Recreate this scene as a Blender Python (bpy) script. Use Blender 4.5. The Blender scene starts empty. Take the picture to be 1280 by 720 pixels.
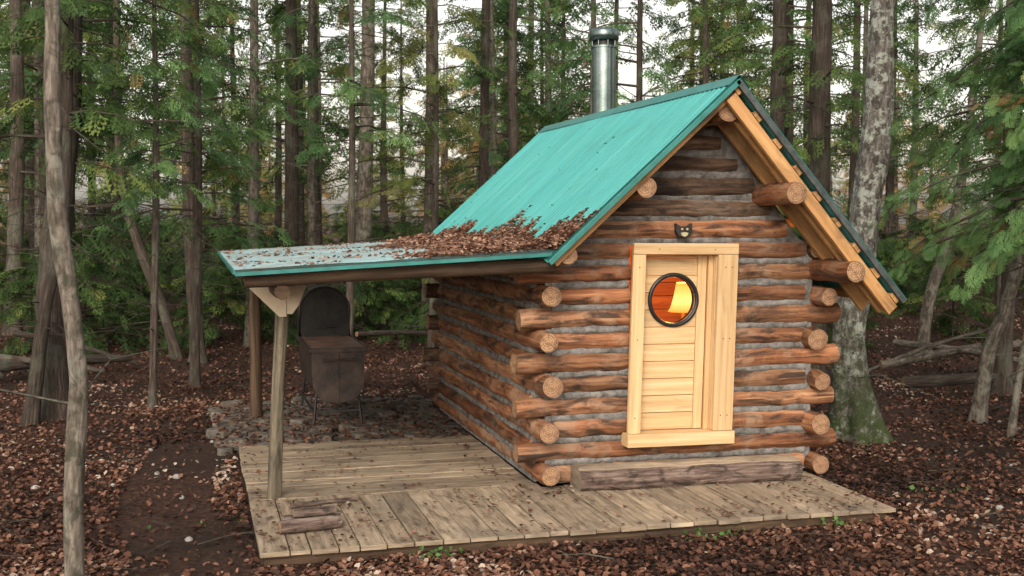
import bpy, bmesh, math, random
import numpy as np
from mathutils import Vector, noise
random.seed(7); rng=np.random.default_rng(7)
S=bpy.context.scene
COL=S.collection
# ---------------------------------------------------------------- nodes
def newmat(name):
    m=bpy.data.materials.new(name); m.use_nodes=True
    nt=m.node_tree; b=nt.nodes['Principled BSDF']; return m,nt,b
def nd(nt,t,**kw):
    n=nt.nodes.new(t)
    for k,v in kw.items():
        if k.startswith('i_'):
            n.inputs[k[2:].replace('_',' ')].default_value=v
        else: setattr(n,k,v)
    return n
def ramp(nt,fac,stops):
    r=nd(nt,'ShaderNodeValToRGB'); e=r.color_ramp.elements
    while len(e)<len(stops): e.new(0.5)
    for i,(p,c) in enumerate(stops):
        e[i].position=p; e[i].color=(*c,1) if len(c)==3 else c
    nt.links.new(fac,r.inputs[0]); return r.outputs[0]
def coords(nt,kind,scale):
    if kind=='UV': c=nd(nt,'ShaderNodeUVMap',uv_map='UVMap').outputs[0]
    else: c=nd(nt,'ShaderNodeTexCoord').outputs['Object']
    mp=nd(nt,'ShaderNodeMapping'); mp.inputs['Scale'].default_value=scale
    nt.links.new(c,mp.inputs[0]); return mp.outputs[0]
def noi(nt,vec,scale=1,detail=6,rough=.6,dist=0):
    n=nd(nt,'ShaderNodeTexNoise'); n.inputs['Scale'].default_value=scale
    n.inputs['Detail'].default_value=detail; n.inputs['Roughness'].default_value=rough
    n.inputs['Distortion'].default_value=dist
    nt.links.new(vec,n.inputs['Vector']); return n.outputs[0]
def mix(nt,fac,a,b,mode='MIX'):
    m=nd(nt,'ShaderNodeMix',data_type='RGBA',blend_type=mode)
    for s,v in ((m.inputs[0],fac),(m.inputs[6],a),(m.inputs[7],b)):
        if isinstance(v,(int,float)): s.default_value=v
        elif isinstance(v,tuple): s.default_value=(*v,1)
        else: nt.links.new(v,s)
    return m.outputs[2]
def math_(nt,op,a,b=0.0,clamp=False):
    m=nd(nt,'ShaderNodeMath',operation=op,use_clamp=clamp)
    for s,v in ((m.inputs[0],a),(m.inputs[1],b)):
        if isinstance(v,(int,float)): s.default_value=v
        else: nt.links.new(v,s)
    return m.outputs[0]
def rnd_xy(nt):
    u=nd(nt,'ShaderNodeUVMap',uv_map='rnd'); s=nd(nt,'ShaderNodeSeparateXYZ')
    nt.links.new(u.outputs[0],s.inputs[0]); return s.outputs[0],s.outputs[1]
def bump(nt,b,h,strength=.5,dist=.01):
    n=nd(nt,'ShaderNodeBump'); n.inputs['Strength'].default_value=strength; n.inputs['Distance'].default_value=dist
    nt.links.new(h,n.inputs['Height']); nt.links.new(n.outputs[0],b.inputs['Normal'])
def g01(nt,v,a,b):
    return ramp(nt,v,[(a,(0,0,0)),(b,(1,1,1))])

def wood(name,dark,mid,light,stretch=(1.5,28,1),stain=(.03,.02,.015),stain_amt=(.55,.75),rough=.75,vary=.5,bs=.5,patch=None,bd=.012,hue=None):
    m,nt,b=newmat(name)
    n1=noi(nt,coords(nt,'UV',stretch),1,8,.68,.3)
    c=ramp(nt,n1,[(.32,dark),(.5,mid),(.68,light)])
    rx,ry=rnd_xy(nt)
    if hue: c=mix(nt,math_(nt,'MULTIPLY',ry,.6),c,mix(nt,1.0,c,hue,'MULTIPLY'))
    if patch:
        n3=noi(nt,coords(nt,'Object',(1,1,1)),patch[3],5,.6,.6)
        c=mix(nt,math_(nt,'MULTIPLY',g01(nt,n3,.5,.64),.75),c,patch[:3])
    n2=noi(nt,coords(nt,'UV',(stretch[0]*1.6,stretch[1]*.3,1)),1,6,.68,.8)
    f=g01(nt,n2,*stain_amt)
    c=mix(nt,math_(nt,'MULTIPLY',f,.88),c,stain)
    v=math_(nt,'ADD',math_(nt,'MULTIPLY',rx,vary),1-vary/2)
    cc=nd(nt,'ShaderNodeCombineColor')
    for i in range(3): nt.links.new(v,cc.inputs[i])
    c=mix(nt,1.0,c,cc.outputs[0],'MULTIPLY')
    nt.links.new(c,b.inputs['Base Color']); b.inputs['Roughness'].default_value=rough
    b.inputs['Specular IOR Level'].default_value=.3
    bump(nt,b,math_(nt,'ADD',n1,math_(nt,'MULTIPLY',n2,.8)),bs,bd); return m
M_log=wood('log_wood',(.08,.036,.018),(.245,.115,.056),(.45,.26,.14),(1.3,22,1),(.026,.018,.014),(.48,.62),.6,.65,.8,(.35,.225,.145,3.2),hue=(1.15,.78,.6))
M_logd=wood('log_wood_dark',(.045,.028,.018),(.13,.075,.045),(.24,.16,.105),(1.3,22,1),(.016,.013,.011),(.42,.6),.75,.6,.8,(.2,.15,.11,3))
M_pine=wood('fresh_pine',(.46,.28,.13),(.60,.41,.21),(.69,.51,.30),(.9,22,1),(.34,.18,.08),(.62,.8),.55,.24,.15)
M_pineo=wood('orange_pine',(.24,.125,.05),(.40,.215,.085),(.50,.30,.13),(1,24,1),(.11,.06,.03),(.5,.70),.6,.45,.25)
M_deck=wood('deck_board',(.18,.135,.09),(.34,.265,.18),(.48,.385,.28),(1.8,30,1),(.09,.065,.045),(.48,.71),.8,.5,.5,(.24,.195,.145,1.6))
M_dark=wood('dark_timber',(.03,.02,.012),(.08,.05,.03),(.14,.09,.05),(1,20,1),(.02,.015,.01),(.5,.7),.85,.4,.5)
M_post=wood('post_wood',(.06,.05,.034),(.15,.125,.085),(.25,.21,.15),(1.6,34,1),(.04,.036,.024),(.46,.64),.85,.3,.7)
M_bark=wood('bark_brown',(.018,.012,.009),(.07,.05,.04),(.16,.13,.105),(3,42,1),(.045,.05,.032),(.48,.66),.95,.5,1.0,(.13,.13,.10,2.5),.03)
M_barkg=wood('bark_grey',(.04,.032,.025),(.145,.122,.098),(.28,.245,.2),(5,26,1),(.045,.042,.028),(.46,.62),.95,.4,1.0,(.22,.22,.18,4),.02)
M_step=wood('step_bark',(.045,.03,.024),(.17,.118,.095),(.33,.255,.21),(3,26,1),(.03,.022,.018),(.48,.62),.9,.2,1,None,.025)
def mat_ends():
    m,nt,b=newmat('log_end_grain')
    uv=nd(nt,'ShaderNodeUVMap',uv_map='UVMap').outputs[0]
    ln=nd(nt,'ShaderNodeVectorMath',operation='LENGTH'); nt.links.new(uv,ln.inputs[0])
    n=noi(nt,coords(nt,'UV',(14,14,1)),1,4)
    r=math_(nt,'ADD',math_(nt,'MULTIPLY',ln.outputs['Value'],330),math_(nt,'MULTIPLY',n,9))
    s=math_(nt,'ADD',math_(nt,'MULTIPLY',math_(nt,'SINE',r),.5),.5)
    c=ramp(nt,s,[(0,(.29,.155,.075)),(1,(.50,.31,.165))])
    n2=noi(nt,coords(nt,'UV',(22,22,1)),1,6)
    c=mix(nt,math_(nt,'MULTIPLY',g01(nt,n2,.46,.62),.7),c,(.13,.065,.038))
    edge=g01(nt,ln.outputs['Value'],.062,.088)
    c=mix(nt,math_(nt,'MULTIPLY',edge,.6),c,(.11,.06,.035))
    sp=nd(nt,'ShaderNodeSeparateXYZ'); nt.links.new(uv,sp.inputs[0])
    an=math_(nt,'ARCTAN2',sp.outputs[1],sp.outputs[0]); rx,ry=rnd_xy(nt)
    k=math_(nt,'ABSOLUTE',math_(nt,'SINE',math_(nt,'ADD',math_(nt,'MULTIPLY',an,1.5),math_(nt,'ADD',math_(nt,'MULTIPLY',rx,9),math_(nt,'MULTIPLY',n,1.2)))))
    crack=math_(nt,'LESS_THAN',k,.06)
    c=mix(nt,math_(nt,'MULTIPLY',crack,.8),c,(.03,.018,.012))
    c=mix(nt,math_(nt,'MULTIPLY',rx,.5),c,(.22,.12,.07))
    nt.links.new(c,b.inputs['Base Color']); b.inputs['Roughness'].default_value=.8; bump(nt,b,s,.3,.004); return m
M_end=mat_ends()
def mat_simple(name,c1,c2,scale=8,rough=.8,metal=0,bs=.4,bd=.01,lo=.35,hi=.65):
    m,nt,b=newmat(name); n=noi(nt,coords(nt,'Object',(1,1,1)),scale,8,.65)
    nt.links.new(ramp(nt,n,[(lo,c1),(hi,c2)]),b.inputs['Base Color'])
    b.inputs['Roughness'].default_value=rough; b.inputs['Metallic'].default_value=metal
    bump(nt,b,n,bs,bd); return m
M_chink=mat_simple('mortar_chinking',(.08,.075,.067),(.26,.25,.235),11,.95,0,1,.03)
M_stone=mat_simple('flagstone',(.05,.045,.036),(.17,.15,.12),6,.85,0,.6,.02)
M_black=mat_simple('black_iron',(.012,.012,.013),(.035,.032,.03),10,.5,.2)
M_rust=mat_simple('rusty_steel',(.020,.018,.018),(.09,.062,.048),5,.5,.3,.5,.01)
M_rustlid=mat_simple('rusty_lid',(.19,.10,.065),(.38,.23,.155),5,.6,.0)
M_steel=mat_simple('stainless_pipe',(.15,.20,.19),(.28,.34,.33),3,.24,.9,.05,.005)
M_ring=mat_simple('window_ring',(.012,.012,.013),(.02,.02,.02),20,.35,.1,.1)
M_trim=mat_simple('green_trim',(.02,.14,.125),(.04,.22,.2),6,.4,0,.1)
M_edge=mat_simple('dark_roof_edge',(.03,.035,.035),(.09,.1,.1),12,.6,0,.3)
M_white=mat_simple('pale_plywood',(.46,.36,.24),(.62,.52,.38),4,.8,0,.2)
M_eye=mat_simple('owl_eye',(.45,.38,.2),(.5,.42,.25),10,.5)
def mat_roof(name,porch):
    m,nt,b=newmat(name)
    n=noi(nt,coords(nt,'UV',(.5,5,1)),1,8,.7); n2=noi(nt,coords(nt,'Object',(1,1,1)),2.3,8,.7,.4)
    n3=noi(nt,coords(nt,'Object',(1,1,1)),26,5,.7)
    if porch:
        c=ramp(nt,n,[(.3,(.13,.32,.33)),(.55,(.32,.49,.51)),(.75,(.56,.62,.62))])
        c=mix(nt,math_(nt,'MULTIPLY',g01(nt,n2,.43,.62),.78),c,(.27,.235,.20))
        c=mix(nt,g01(nt,n3,.58,.66),c,(.10,.06,.04))
    else:
        c=ramp(nt,n,[(.25,(.035,.24,.225)),(.55,(.065,.34,.32)),(.85,(.17,.45,.43))])
        c=mix(nt,math_(nt,'MULTIPLY',g01(nt,n2,.5,.75),.4),c,(.05,.18,.16))
        c=mix(nt,math_(nt,'MULTIPLY',g01(nt,n3,.66,.73),.5),c,(.12,.09,.06))
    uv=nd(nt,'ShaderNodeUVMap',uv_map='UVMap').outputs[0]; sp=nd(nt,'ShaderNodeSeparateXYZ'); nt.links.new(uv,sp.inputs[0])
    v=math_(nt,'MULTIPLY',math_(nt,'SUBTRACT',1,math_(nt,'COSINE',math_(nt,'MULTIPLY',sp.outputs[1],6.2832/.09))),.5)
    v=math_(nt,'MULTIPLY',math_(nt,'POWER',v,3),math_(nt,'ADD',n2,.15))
    c=mix(nt,math_(nt,'MULTIPLY',v,.95),c,(.03,.085,.075))  # rib shading painted into the colour: valleys darkened, broken up by noise
    nt.links.new(c,b.inputs['Base Color']); b.inputs['Roughness'].default_value=.36 if not porch else .5
    b.inputs['Specular IOR Level'].default_value=.6; return m
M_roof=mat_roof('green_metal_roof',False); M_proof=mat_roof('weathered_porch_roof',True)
def mat_leaf(name,stops,trans=.35,rough=.7):
    m,nt,b=newmat(name); rx,ry=rnd_xy(nt)
    c=ramp(nt,rx,stops); nt.links.new(c,b.inputs['Base Color']); b.inputs['Roughness'].default_value=rough
    b.inputs['Specular IOR Level'].default_value=.25
    if trans>0:
        t=nd(nt,'ShaderNodeBsdfTranslucent'); nt.links.new(c,t.inputs[0])
        ms=nd(nt,'ShaderNodeMixShader'); ms.inputs[0].default_value=trans
        nt.links.new(b.outputs[0],ms.inputs[1]); nt.links.new(t.outputs[0],ms.inputs[2])
        nt.links.new(ms.outputs[0],nt.nodes['Material Output'].inputs[0])
    return m
M_fol=mat_leaf('cedar_foliage',[(0,(.03,.06,.022)),(.45,(.08,.145,.04)),(.8,(.155,.24,.06)),(1,(.27,.30,.085))],.45)
M_folb=mat_leaf('bright_cedar_foliage',[(0,(.045,.10,.04)),(.5,(.10,.205,.07)),(.9,(.19,.33,.11)),(.98,(.24,.33,.11)),(1,(.30,.2,.08))],.42)
M_foly=mat_leaf('sunlit_foliage',[(0,(.10,.15,.04)),(.5,(.24,.28,.08)),(1,(.44,.40,.14))],.5)
M_folg=mat_leaf('autumn_foliage',[(0,(.2,.17,.06)),(.5,(.45,.33,.13)),(1,(.68,.47,.22))],.5)
M_litter=mat_leaf('dead_leaf',[(0,(.026,.015,.011)),(.25,(.072,.034,.022)),(.5,(.145,.064,.04)),(.75,(.235,.118,.076)),(.92,(.34,.22,.155)),(1,(.46,.37,.29))],.1,.7)
M_pile=mat_leaf('dry_leaf',[(0,(.07,.03,.018)),(.5,(.23,.115,.075)),(1,(.44,.29,.20))],.1,.7)
M_grass=mat_leaf('green_sprigs',[(0,(.05,.12,.03)),(1,(.14,.26,.07))])
def mat_ground():
    m,nt,b=newmat('forest_floor')
    o=coords(nt,'Object',(1,1,1))
    n=noi(nt,o,24,9,.8); big=noi(nt,o,.55,5,.6)
    c=ramp(nt,n,[(.32,(.014,.009,.007)),(.47,(.058,.031,.021)),(.58,(.125,.066,.043)),(.72,(.26,.17,.115))])
    c=mix(nt,math_(nt,'MULTIPLY',g01(nt,big,.42,.62),.75),c,(.038,.029,.022))
    nt.links.new(c,b.inputs['Base Color']); b.inputs['Roughness'].default_value=.9; b.inputs['Specular IOR Level'].default_value=.2
    bump(nt,b,n,1,.05); return m
M_ground=mat_ground()
def mat_birch():
    m,nt,b=newmat('lichen_bark')
    n1=noi(nt,coords(nt,'UV',(7,20,1)),1,8,.75,.4)
    c=ramp(nt,n1,[(.34,(.03,.025,.02)),(.5,(.17,.15,.125)),(.66,(.38,.37,.33))])
    o=coords(nt,'Object',(1,1,1)); n2=noi(nt,o,7,8,.72)
    c=mix(nt,math_(nt,'MULTIPLY',g01(nt,n2,.48,.55),.85),c,(.48,.51,.44))
    n4=noi(nt,o,11,6,.7); c=mix(nt,math_(nt,'MULTIPLY',g01(nt,n4,.52,.58),.85),c,(.05,.042,.03))
    sp=nd(nt,'ShaderNodeSeparateXYZ'); nt.links.new(o,sp.inputs[0])
    h=math_(nt,'SUBTRACT',1.05,math_(nt,'MULTIPLY',sp.outputs[2],.6),True)
    f=math_(nt,'MULTIPLY',h,g01(nt,noi(nt,o,6,7,.7),.38,.54))
    c=mix(nt,f,c,(.05,.075,.02))
    nt.links.new(c,b.inputs['Base Color']); b.inputs['Roughness'].default_value=.95; bump(nt,b,math_(nt,'ADD',n1,n4),1,.05); return m
M_birch=mat_birch()
def mat_glass():
    m,nt,b=newmat('window_glass')
    t=nd(nt,'ShaderNodeBsdfTransparent'); g=nd(nt,'ShaderNodeBsdfGlossy'); g.inputs['Roughness'].default_value=.01
    fr=nd(nt,'ShaderNodeFresnel'); fr.inputs[0].default_value=2.0
    ms=nd(nt,'ShaderNodeMixShader'); nt.links.new(fr.outputs[0],ms.inputs[0]); nt.links.new(t.outputs[0],ms.inputs[1]); nt.links.new(g.outputs[0],ms.inputs[2])
    nt.links.new(ms.outputs[0],nt.nodes['Material Output'].inputs[0]); return m
M_glass=mat_glass()
def mat_shade():
    m,nt,b=newmat('lit_lampshade')
    o=coords(nt,'Object',(1,1,1)); sp=nd(nt,'ShaderNodeSeparateXYZ'); nt.links.new(o,sp.inputs[0])
    c=ramp(nt,math_(nt,'MULTIPLY',math_(nt,'SUBTRACT',sp.outputs[2],1.33),3.6,True),[(0,(1,.28,.02)),(.4,(1,.70,.20)),(1,(1,.36,.04))])
    nt.links.new(c,b.inputs['Emission Color']); b.inputs['Emission Strength'].default_value=1.7
    b.inputs['Base Color'].default_value=(.6,.35,.1,1); return m
M_shade=mat_shade()
M_inside=wood('interior_board',(.36,.10,.035),(.5,.17,.06),(.62,.25,.1),(1,14,1),(.2,.05,.02),(.55,.75),.6,.3,.2)

# ---------------------------------------------------------------- mesh builder
class MB:
    def __init__(s): s.V=[];s.F=[];s.M=[];s.U=[];s.R=[];s.S=[]
    def add(s,vs,fs,mat,uvs,r=None,smooth=False):
        o=len(s.V); s.V.extend([tuple(v) for v in vs])
        if r is None: r=(random.random(),random.random())
        for f,u in zip(fs,uvs):
            s.F.append([i+o for i in f]); s.M.append(mat); s.U.append(u); s.R.append(r); s.S.append(smooth)
    def build(s,name,mats,parent=None,bevel=0,xf=None):
        if xf: s.V=[xf(v) for v in s.V]
        me=bpy.data.meshes.new(name); me.from_pydata(s.V,[],s.F)
        for m in mats: me.materials.append(m)
        me.polygons.foreach_set('material_index',s.M); me.polygons.foreach_set('use_smooth',s.S)
        u=me.uv_layers.new(name='UVMap'); r=me.uv_layers.new(name='rnd')
        fu=[];fr=[]
        for f,uu,rr in zip(s.F,s.U,s.R):
            for k in range(len(f)): fu.extend(uu[k]); fr.extend(rr)
        u.data.foreach_set('uv',fu); r.data.foreach_set('uv',fr); me.update()
        ob=bpy.data.objects.new(name,me); COL.objects.link(ob); ob.parent=parent
        if bevel:
            b=ob.modifiers.new('bevel','BEVEL'); b.width=bevel; b.segments=2; b.limit_method='ANGLE'; b.angle_limit=math.radians(50)
        return ob
def tube(mb,pts,rad,seg=14,mat=0,cap=None,amp=0.0,nf=3.0,chamf=True,rv=None,step=None,flare=None):
    pts=[Vector(p) for p in pts]
    if step:
        P=[];R=[]
        for i in range(len(pts)-1):
            n=max(1,int((pts[i+1]-pts[i]).length/step))
            for k in range(n):
                t=k/n
                p0=pts[max(i-1,0)];p1=pts[i];p2=pts[i+1];p3=pts[min(i+2,len(pts)-1)]
                P.append(.5*((2*p1)+(p2-p0)*t+(2*p0-5*p1+4*p2-p3)*t*t+(3*p1-p0-3*p2+p3)*t**3)); R.append(rad[i]*(1-t)+rad[i+1]*t)
        P.append(pts[-1]);R.append(rad[-1]); pts,rad=P,R
    n=len(pts); off=random.random()*50; sd=Vector((random.random()*90,random.random()*90,0))
    d0=(pts[-1]-pts[0]).normalized(); ref=Vector((0,0,1)) if abs(d0.z)<.7 else Vector((0,1,0))
    vs=[];ls=[];acc=0;rm=max(rad)
    for i,p in enumerate(pts):
        d=(pts[min(i+1,n-1)]-pts[max(i-1,0)]).normalized()
        a=d.cross(ref).normalized(); b=a.cross(d)
        if i: acc+=(p-pts[i-1]).length
        ls.append(acc)
        for k in range(seg):
            th=2*math.pi*k/seg; rr=rad[i]
            if chamf and i in(0,n-1): rr*=.93
            dirv=a*math.cos(th)+b*math.sin(th)
            if amp:
                q=(p*nf*.6+dirv*rm*nf*2+sd); rr*=1+amp*2*noise.noise(q)+amp*.8*noise.noise(q*3.1)
            if flare and p.z<flare[0]:
                t=1-(p.z-flare[2])/(flare[0]-flare[2]); rr*=1+flare[1]*t*t*(1+.75*math.sin(th*5+1)+.3*math.sin(th*2))
            vs.append(p+dirv*rr)
    fs=[];us=[]
    for i in range(n-1):
        for k in range(seg):
            k2=(k+1)%seg
            fs.append((i*seg+k,i*seg+k2,(i+1)*seg+k2,(i+1)*seg+k))
            v0=k/seg*6.283*rm;v1=(k+1)/seg*6.283*rm
            us.append([(ls[i]+off,v0),(ls[i]+off,v1),(ls[i+1]+off,v1),(ls[i+1]+off,v0)])
    r=rv or (random.random(),random.random())
    mb.add(vs,fs,mat,us,r,True)
    if cap is not None:
        for e,i in ((0,0),(1,n-1)):
            ring=vs[i*seg:(i+1)*seg]; c=pts[i]
            d=(pts[min(i+1,n-1)]-pts[max(i-1,0)]).normalized(); a=d.cross(ref).normalized(); b=a.cross(d)
            f=list(range(seg)); 
            if e==0: f=f[::-1]
            mb.add(ring,[f],cap,[[((ring[j]-c).dot(a)+.012,(ring[j]-c).dot(b)-.008) for j in f]],(random.random(),random.random()))
def box(mb,x0,x1,y0,y1,z0,z1,mat=0,axis=None,rv=None,ends=None):
    c=[(x0,y0,z0),(x1,y0,z0),(x1,y1,z0),(x0,y1,z0),(x0,y0,z1),(x1,y0,z1),(x1,y1,z1),(x0,y1,z1)]
    dims=(x1-x0,y1-y0,z1-z0)
    if axis is None: axis=dims.index(max(dims))
    fs=[(0,3,2,1),(4,5,6,7),(0,1,5,4),(1,2,6,5),(2,3,7,6),(3,0,4,7)]; nax=[2,2,1,0,1,0]
    ou,ov=random.random()*50,random.random()*50; us=[]
    for f,na in zip(fs,nax):
        o=[a for a in range(3) if a!=na]
        ua=axis if axis in o else o[0]; va=[a for a in o if a!=ua][0]
        us.append([(c[i][ua]+ou,c[i][va]+ov) for i in f])
    mb.add(c,fs,mat,us,rv)
def obox(mb,p0,p1,w,h,mat=0,up=(0,0,1),rv=None):
    p0=Vector(p0);p1=Vector(p1);d=(p1-p0);L=d.length;d.normalize();u=Vector(up);s=d.cross(u).normalized();u=s.cross(d)
    vs=[]
    for p in(p0,p1):
        for a,b in((-1,-1),(1,-1),(1,1),(-1,1)): vs.append(p+s*(a*w/2)+u*(b*h/2))
    o=random.random()*50
    fs=[(0,1,2,3),(7,6,5,4),(0,4,5,1),(1,5,6,2),(2,6,7,3),(3,7,4,0)]
    us=[[(o,0),(o,w),(o+h,w),(o+h,0)]]*2+[[(o,0),(o+L,0),(o+L,w),(o,w)]]*4
    mb.add(vs,fs,mat,us,rv)
def empty(name):
    e=bpy.data.objects.new(name,None); COL.objects.link(e); return e
def npmesh(name,V,F,mats,rnd,midx=None,parent=None):
    me=bpy.data.meshes.new(name); k=F.shape[1]
    me.vertices.add(len(V)); me.vertices.foreach_set('co',V.astype(np.float32).ravel())
    me.loops.add(F.size); me.loops.foreach_set('vertex_index',F.astype(np.int32).ravel())
    me.polygons.add(len(F)); me.polygons.foreach_set('loop_start',np.arange(0,F.size,k,dtype=np.int32))
    me.polygons.foreach_set('loop_total',np.full(len(F),k,dtype=np.int32))
    for m in mats: me.materials.append(m)
    if midx is not None: me.polygons.foreach_set('material_index',midx.astype(np.int32))
    u=me.uv_layers.new(name='UVMap'); r=me.uv_layers.new(name='rnd')
    rr=np.repeat(rnd,k); uv=np.stack([rr,rr],1).astype(np.float32); r.data.foreach_set('uv',uv.ravel())
    me.update(calc_edges=True); me.validate()
    ob=bpy.data.objects.new(name,me); COL.objects.link(ob); ob.parent=parent; return ob
def recalc(ob):
    b=bmesh.new(); b.from_mesh(ob.data); bmesh.ops.recalc_face_normals(b,faces=b.faces); b.to_mesh(ob.data); b.free()

# ---------------------------------------------------------------- ground
def gz(x,y):
    x=np.asarray(x,float);y=np.asarray(y,float)
    n=.03*np.sin(x*1.7+y*.6)+.025*np.sin(y*2.3-x*.9+1)+.015*np.sin(x*5.1+2)*np.sin(y*4.3)
    d=np.hypot(x-2.5,y-10.5); w=np.clip((d-3.5)/3,0,1)
    base=-.1+ n*(.25+.75*w)
    far=np.clip((np.hypot(x,y)-18)/30,0,1); base=base+far*1.0+far*.25*np.sin(x*.35)*np.sin(y*.3)
    ins=(x>.35)&(x<5.3)&(y>7.9)&(y<13.8)
    return np.where(ins,-.1,base)
t=np.linspace(-1,1,321); s=np.sign(t)*(np.abs(t)*14+np.abs(t)**6*236)
gx,gy=np.meshgrid(s+2,s+11); V=np.stack([gx,gy,gz(gx,gy)],-1).reshape(-1,3)
n=321; i=np.arange(n*n).reshape(n,n)
F=np.stack([i[:-1,:-1],i[:-1,1:],i[1:,1:],i[1:,:-1]],-1).reshape(-1,4)
g=npmesh('ground',V,F,[M_ground],np.zeros(len(F)))
g.data.polygons.foreach_set('use_smooth',[True]*len(F))

# ---------------------------------------------------------------- leaves scatter
def leaves(name,P,size,r,tilt=.5,parent=None,mat=None,curl=.25):
    N=len(P); a=rng.uniform(0,6.283,N); sz=size*rng.uniform(.5,1.4,N)
    d=np.stack([np.cos(a),np.sin(a),rng.normal(0,tilt,N)],1); d/=np.linalg.norm(d,axis=1)[:,None]
    sd=np.stack([-np.sin(a),np.cos(a),rng.normal(0,tilt,N)],1); sd-=d*(d*sd).sum(1)[:,None]; sd/=np.linalg.norm(sd,axis=1)[:,None]
    nn=np.cross(d,sd); w=rng.uniform(.25,.45,N)
    T=[(-.5,0,0),(-.12,1,1),(.25,.8,1),(.5,0,0),(.25,-.8,1),(-.12,-1,1)]
    cu=curl*rng.uniform(.2,1.4,N)
    V=np.zeros((N,6,3))
    for k,(x,y,z) in enumerate(T):
        V[:,k]=P+d*(x*sz)[:,None]+sd*(y*w*sz)[:,None]+nn*(z*cu*sz*.5)[:,None]
    b=np.arange(N)[:,None]*6
    F=np.concatenate([b+np.array([[0,1,2,3]]),b+np.array([[0,3,4,5]])],0)
    return npmesh(name,V.reshape(-1,3),F,[mat or M_litter],np.tile(r,2),parent=parent)
def cl(P,sc=1.2):
    return np.array([noise.noise(Vector((p[0]*sc,p[1]*sc,p[2]*sc))) for p in P])
N=200000
D=7*np.exp(rng.uniform(0,1,N)*math.log(30/6.0))-1.2; A=rng.uniform(-.62,.62,N)+math.radians(15.1)
X=D*np.sin(A);Y=D*np.cos(A)
ok=~((X>.38)&(X<5.2)&(Y>7.84)&(Y<13.6))&~((X>.5)&(X<5.2)&(Y>13)&(Y<13.7))
pth=np.abs(X-(-.12+.12*np.sin(Y*1.1)))<.36
ok&=~(pth&(Y>7)&(Y<12.5)&(rng.random(N)<.87))
pth2=(np.abs(X-(7.4+(Y-11)*.3))<.6)&(Y>11.5)
ok&=~(pth2&(rng.random(N)<.72))
X,Y=X[ok],Y[ok]; P=np.stack([X,Y,gz(X,Y)+rng.uniform(.004,.035,len(X))],1)
big=cl(P,.75); keep=~((big<-.12)&(rng.random(len(P))<.5)); P=P[keep]
r=np.clip(.45+.6*cl(P,.5)+.3*cl(P,4)+.24*rng.normal(0,1,len(P)),0,1)
leaves('leaf_litter',P,.045,r,.5)

# ---------------------------------------------------------------- cabin
cabin=empty('log_cabin')
XL,XR,YF,YB=2.76,5.22,9.30,13.30; CH=.183; Z0=.10
dl,dr,dt=3.50,4.40,1.97
def zl(k): return Z0+CH*k
LX=lambda z: 2.666+(z-1.918)/.91
RXf=lambda z: 4.19+(3.305-z)/1.158
wf=MB()
def wob(p0,p1,r,mb,mat,amp=.05,cap=1,rr=None):
    p0=Vector(p0);p1=Vector(p1);n=max(2,int((p1-p0).length/.11)); r1=r*random.uniform(.92,1.05)
    j=[Vector((random.uniform(-1,1),random.uniform(-1,1),random.uniform(-1,1)))*.007 for _ in range(n+1)]
    tube(mb,[p0.lerp(p1,i/n)+j[i] for i in range(n+1)],[r+(r1-r)*i/n for i in range(n+1)],20,mat,cap,amp,3.6,rv=rr)
for side,(yy) in (('front',YF),('back',YB)):
    for k in range(0,18):
        z=zl(k); r=.086+random.uniform(-.007,.007)
        if k<=10:
            if k%2: a,b=2.56+random.uniform(-.05,.04),5.42+random.uniform(-.04,.06)
            else: a,b=2.85,5.13
        else:
            a=LX(z+.09)+.10; b=RXf(z+.09)-.19
            if b-a<.25: continue
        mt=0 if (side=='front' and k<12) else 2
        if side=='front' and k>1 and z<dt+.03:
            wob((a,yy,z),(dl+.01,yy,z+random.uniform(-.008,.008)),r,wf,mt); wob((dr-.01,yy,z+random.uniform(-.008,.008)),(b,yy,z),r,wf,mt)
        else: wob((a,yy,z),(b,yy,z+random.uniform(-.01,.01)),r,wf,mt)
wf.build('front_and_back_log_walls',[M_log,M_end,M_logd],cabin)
ws=MB()
for side,xx in (('l',XL),('r',XR)):
    for k in range(0,11):
        z=zl(k); r=.086+random.uniform(-.008,.006)
        if k==10: continue
        if k%2==0: a,b=9.07+random.uniform(-.06,.05),13.52+random.uniform(-.04,.04)
        else: a,b=9.39,13.21
        dz=0 if side=='l' else -.04
        wob((xx+random.uniform(-.03,.03),a,z+dz+.01),(xx,b,z),r*(random.uniform(.95,1.12) if k%2==0 else 1),ws,0)
ws.build('side_log_walls',[M_log,M_end],cabin)
pu=MB()
for (x,z,r,y0) in ((2.82,1.915,.078,8.76),(3.455,2.445,.09,8.74),(4.165,3.07,.10,8.76),(4.70,2.41,.095,8.62),(5.245,1.765,.095,8.62)):
    wob((x,y0,z),(x,13.75,z),r,pu,0,.03)
wob((5.22,9.2,1.93),(5.22,13.5,1.93),.08,pu,0)
pu.build('roof_purlin_logs',[M_log,M_end],cabin)
ck=MB()
def chslab(x0,x1,y0,y1,z0,z1): box(ck,x0,x1,y0,y1,z0,z1,0)
chslab(XL+.02,dl,YF-.045,YF+.05,.02,2.0); chslab(dr,XR-.02,YF-.045,YF+.05,.02,2.0); chslab(dl-.001,dr+.001,YF-.043,YF+.048,.02,.31)
chslab(XL+.02,XR-.02,YB-.05,YB+.05,.02,2.0)
chslab(XL-.047,XL+.05,YF+.06,YB-.06,.02,1.99); chslab(XR-.05,XR+.047,YF+.06,YB-.06,.02,1.99)
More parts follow.
